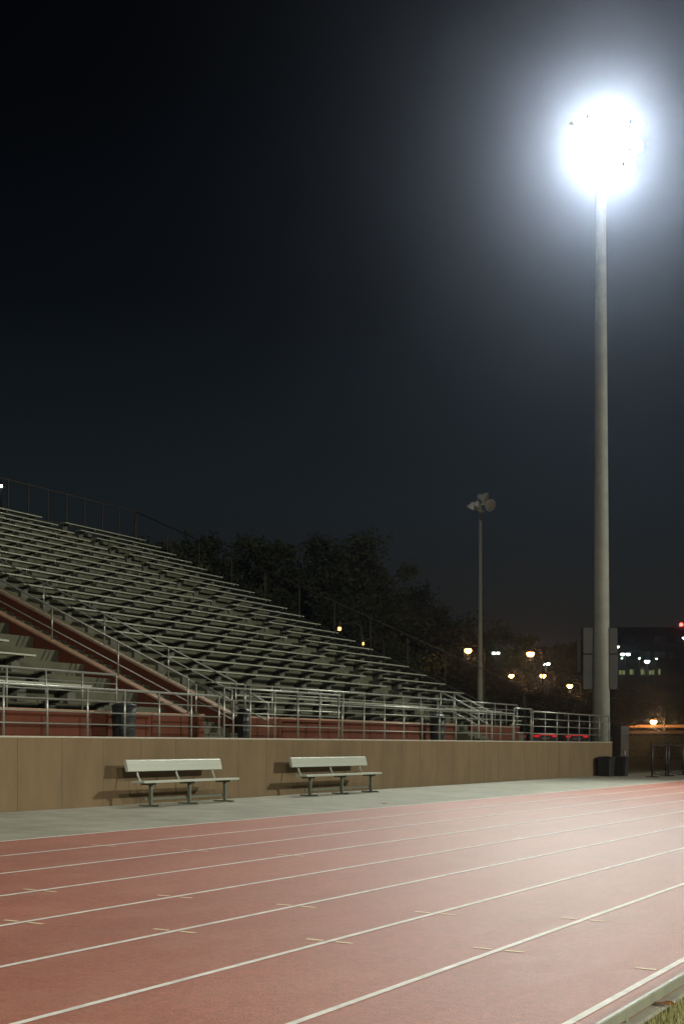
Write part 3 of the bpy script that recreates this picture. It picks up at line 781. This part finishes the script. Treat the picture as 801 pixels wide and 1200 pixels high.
M['carA'] = mat('dark_red_car_paint', (0.06, 0.008, 0.008), 0.3); M['carB'] = mat('dark_grey_car_paint', (0.03, 0.03, 0.033), 0.3)
car(597, 101, 'leftmost parked car with red tail lights seen through the wall railing', 'carB')
car(633, 99, 'middle dark red parked car with glowing tail light bar', 'carA')
car(669, 103, 'rightmost parked car with red tail lights near the mast', 'carB')

# ------------------------------------------------------------------ night air
hb_ = MB().box(-420, 420, -70, 520, -3, 62).build('haze', 'asph'); tag(hb_, 'thin night haze glowing round the floodlights', 'haze', kind='stuff')
hm = bpy.data.materials.new('night_haze'); hm.use_nodes = True; nt = hm.node_tree; nt.nodes.clear()
o_ = nt.nodes.new('ShaderNodeOutputMaterial'); pv = nt.nodes.new('ShaderNodeVolumePrincipled')
pv.inputs['Color'].default_value = (0.62, 0.73, 1.0, 1); pv.inputs['Density'].default_value = 0.00057; pv.inputs['Anisotropy'].default_value = 0.95
nt.links.new(pv.outputs[0], o_.inputs['Volume']); hb_.data.materials.clear(); hb_.data.materials.append(hm)
hm.cycles.homogeneous_volume = True

# ------------------------------------------------------------------ light
def spot(name, loc, target, energy, size, blend, col, soft):
    l = bpy.data.lights.new(name, 'SPOT'); l.energy = energy; l.spot_size = R(size); l.spot_blend = blend; l.color = col; l.shadow_soft_size = soft
    o = bpy.data.objects.new(name, l); COL.objects.link(o); o.location = loc
    o.rotation_euler = (Vector(target) - Vector(loc)).to_track_quat('-Z', 'Y').to_euler(); return o
# the burning lamp bank of the mast in the picture
hz_l = hz(180, Zt)
for q, (v_, off) in enumerate(((158, .05), (180, -1.0), (206, -.25))):
    zz = hz(v_, Zt); p_ = Vector((TX, TY, zz)) + fw*1.1 + side*off
    spot('mast_beam', tuple(p_), (TX+21, TY-19, zz-15), 9500, 100, .55, (1.0, 0.985, 0.86), .4)
# extra beam added at its lamp bank to brighten the far lanes
spot('mast_floor_beam', (TX+fw.x*1.1-side.x*.3, TY+fw.y*1.1-side.y*.3, hz(196, Zt)), (-6, 37, 0), 36000, 62, 1.0, (0.88, 1.0, 0.98), .5)
# the opposite mast across the field, out of the picture to the right
spot('far_mast_beam', (60, 68, 29), (-10, 22, -1), 185000, 78, 1.0, (1.0, 0.98, 0.83), .9)
# unseen fill beam added from the field side to brighten the near lanes
spot('near_fill_beam', (50, -15, 34), (-2, 6, 0), 122000, 32, 1.0, (1.0, 0.94, 0.80), .9)
# unseen fill beam added behind the camera to lift the grandstand
spot('rear_fill_beam', (42, -48, 31), (-22, 30, 3), 90000, 50, 1.0, (1.0, 0.96, 0.84), .9)
# world: clear night sky with town glow low down
wd = bpy.data.worlds.new('World'); sc.world = wd; wd.use_nodes = True; nt = wd.node_tree; nt.nodes.clear()
wo = nt.nodes.new('ShaderNodeOutputWorld'); bg = nt.nodes.new('ShaderNodeBackground'); bg.inputs['Strength'].default_value = 1.0
tc = nt.nodes.new('ShaderNodeTexCoord'); sx2 = nt.nodes.new('ShaderNodeSeparateXYZ'); nt.links.new(tc.outputs['Generated'], sx2.inputs[0])
cr_ = nt.nodes.new('ShaderNodeValToRGB'); e = cr_.color_ramp.elements
e[0].position = 0.0; e[0].color = (0.024, 0.0165, 0.0115, 1)
e[1].position = 0.52; e[1].color = (0.0, 0.0, 0.0003, 1)
for p, c in ((.05, (0.0170, 0.0127, 0.0112)), (.095, (0.0118, 0.0122, 0.0105)), (.165, (0.0085, 0.0118, 0.0140)), (.30, (0.0022, 0.0034, 0.0048)), (.42, (0.0004, 0.0007, 0.0014))):
    x_ = e.new(p); x_.color = (*c, 1)
nt.links.new(sx2.outputs['Z'], cr_.inputs['Fac'])
sky = nt.nodes.new('ShaderNodeTexSky'); sky.sky_type = 'NISHITA'; sky.sun_disc = False; sky.sun_elevation = R(-6); sky.sun_rotation = R(60)
ms = nt.nodes.new('ShaderNodeMix'); ms.data_type = 'RGBA'; ms.blend_type = 'ADD'; ms.inputs[0].default_value = .002
nt.links.new(cr_.outputs['Color'], ms.inputs[6]); nt.links.new(sky.outputs[0], ms.inputs[7])
nt.links.new(ms.outputs[2], bg.inputs['Color']); nt.links.new(bg.outputs[0], wo.inputs[0])

# ------------------------------------------------------------------ camera
cd = bpy.data.cameras.new('Camera'); co = bpy.data.objects.new('Camera', cd); COL.objects.link(co); sc.camera = co
cd.sensor_fit = 'VERTICAL'; cd.sensor_height = 36; cd.sensor_width = 24; cd.lens = 36*FPX/1200
cd.shift_y = 275/1200; cd.clip_start = .1; cd.clip_end = 3000
co.location = (0, 0, EYE); co.rotation_euler = (R(90), 0, TH)
for o in bpy.data.objects:
    if 'org' in o: del o['org']
sc.view_settings.view_transform = 'Standard'; sc.view_settings.look = 'None'; sc.view_settings.gamma = 1; sc.view_settings.exposure = 0
sc.render.resolution_x = 683; sc.render.resolution_y = 1024
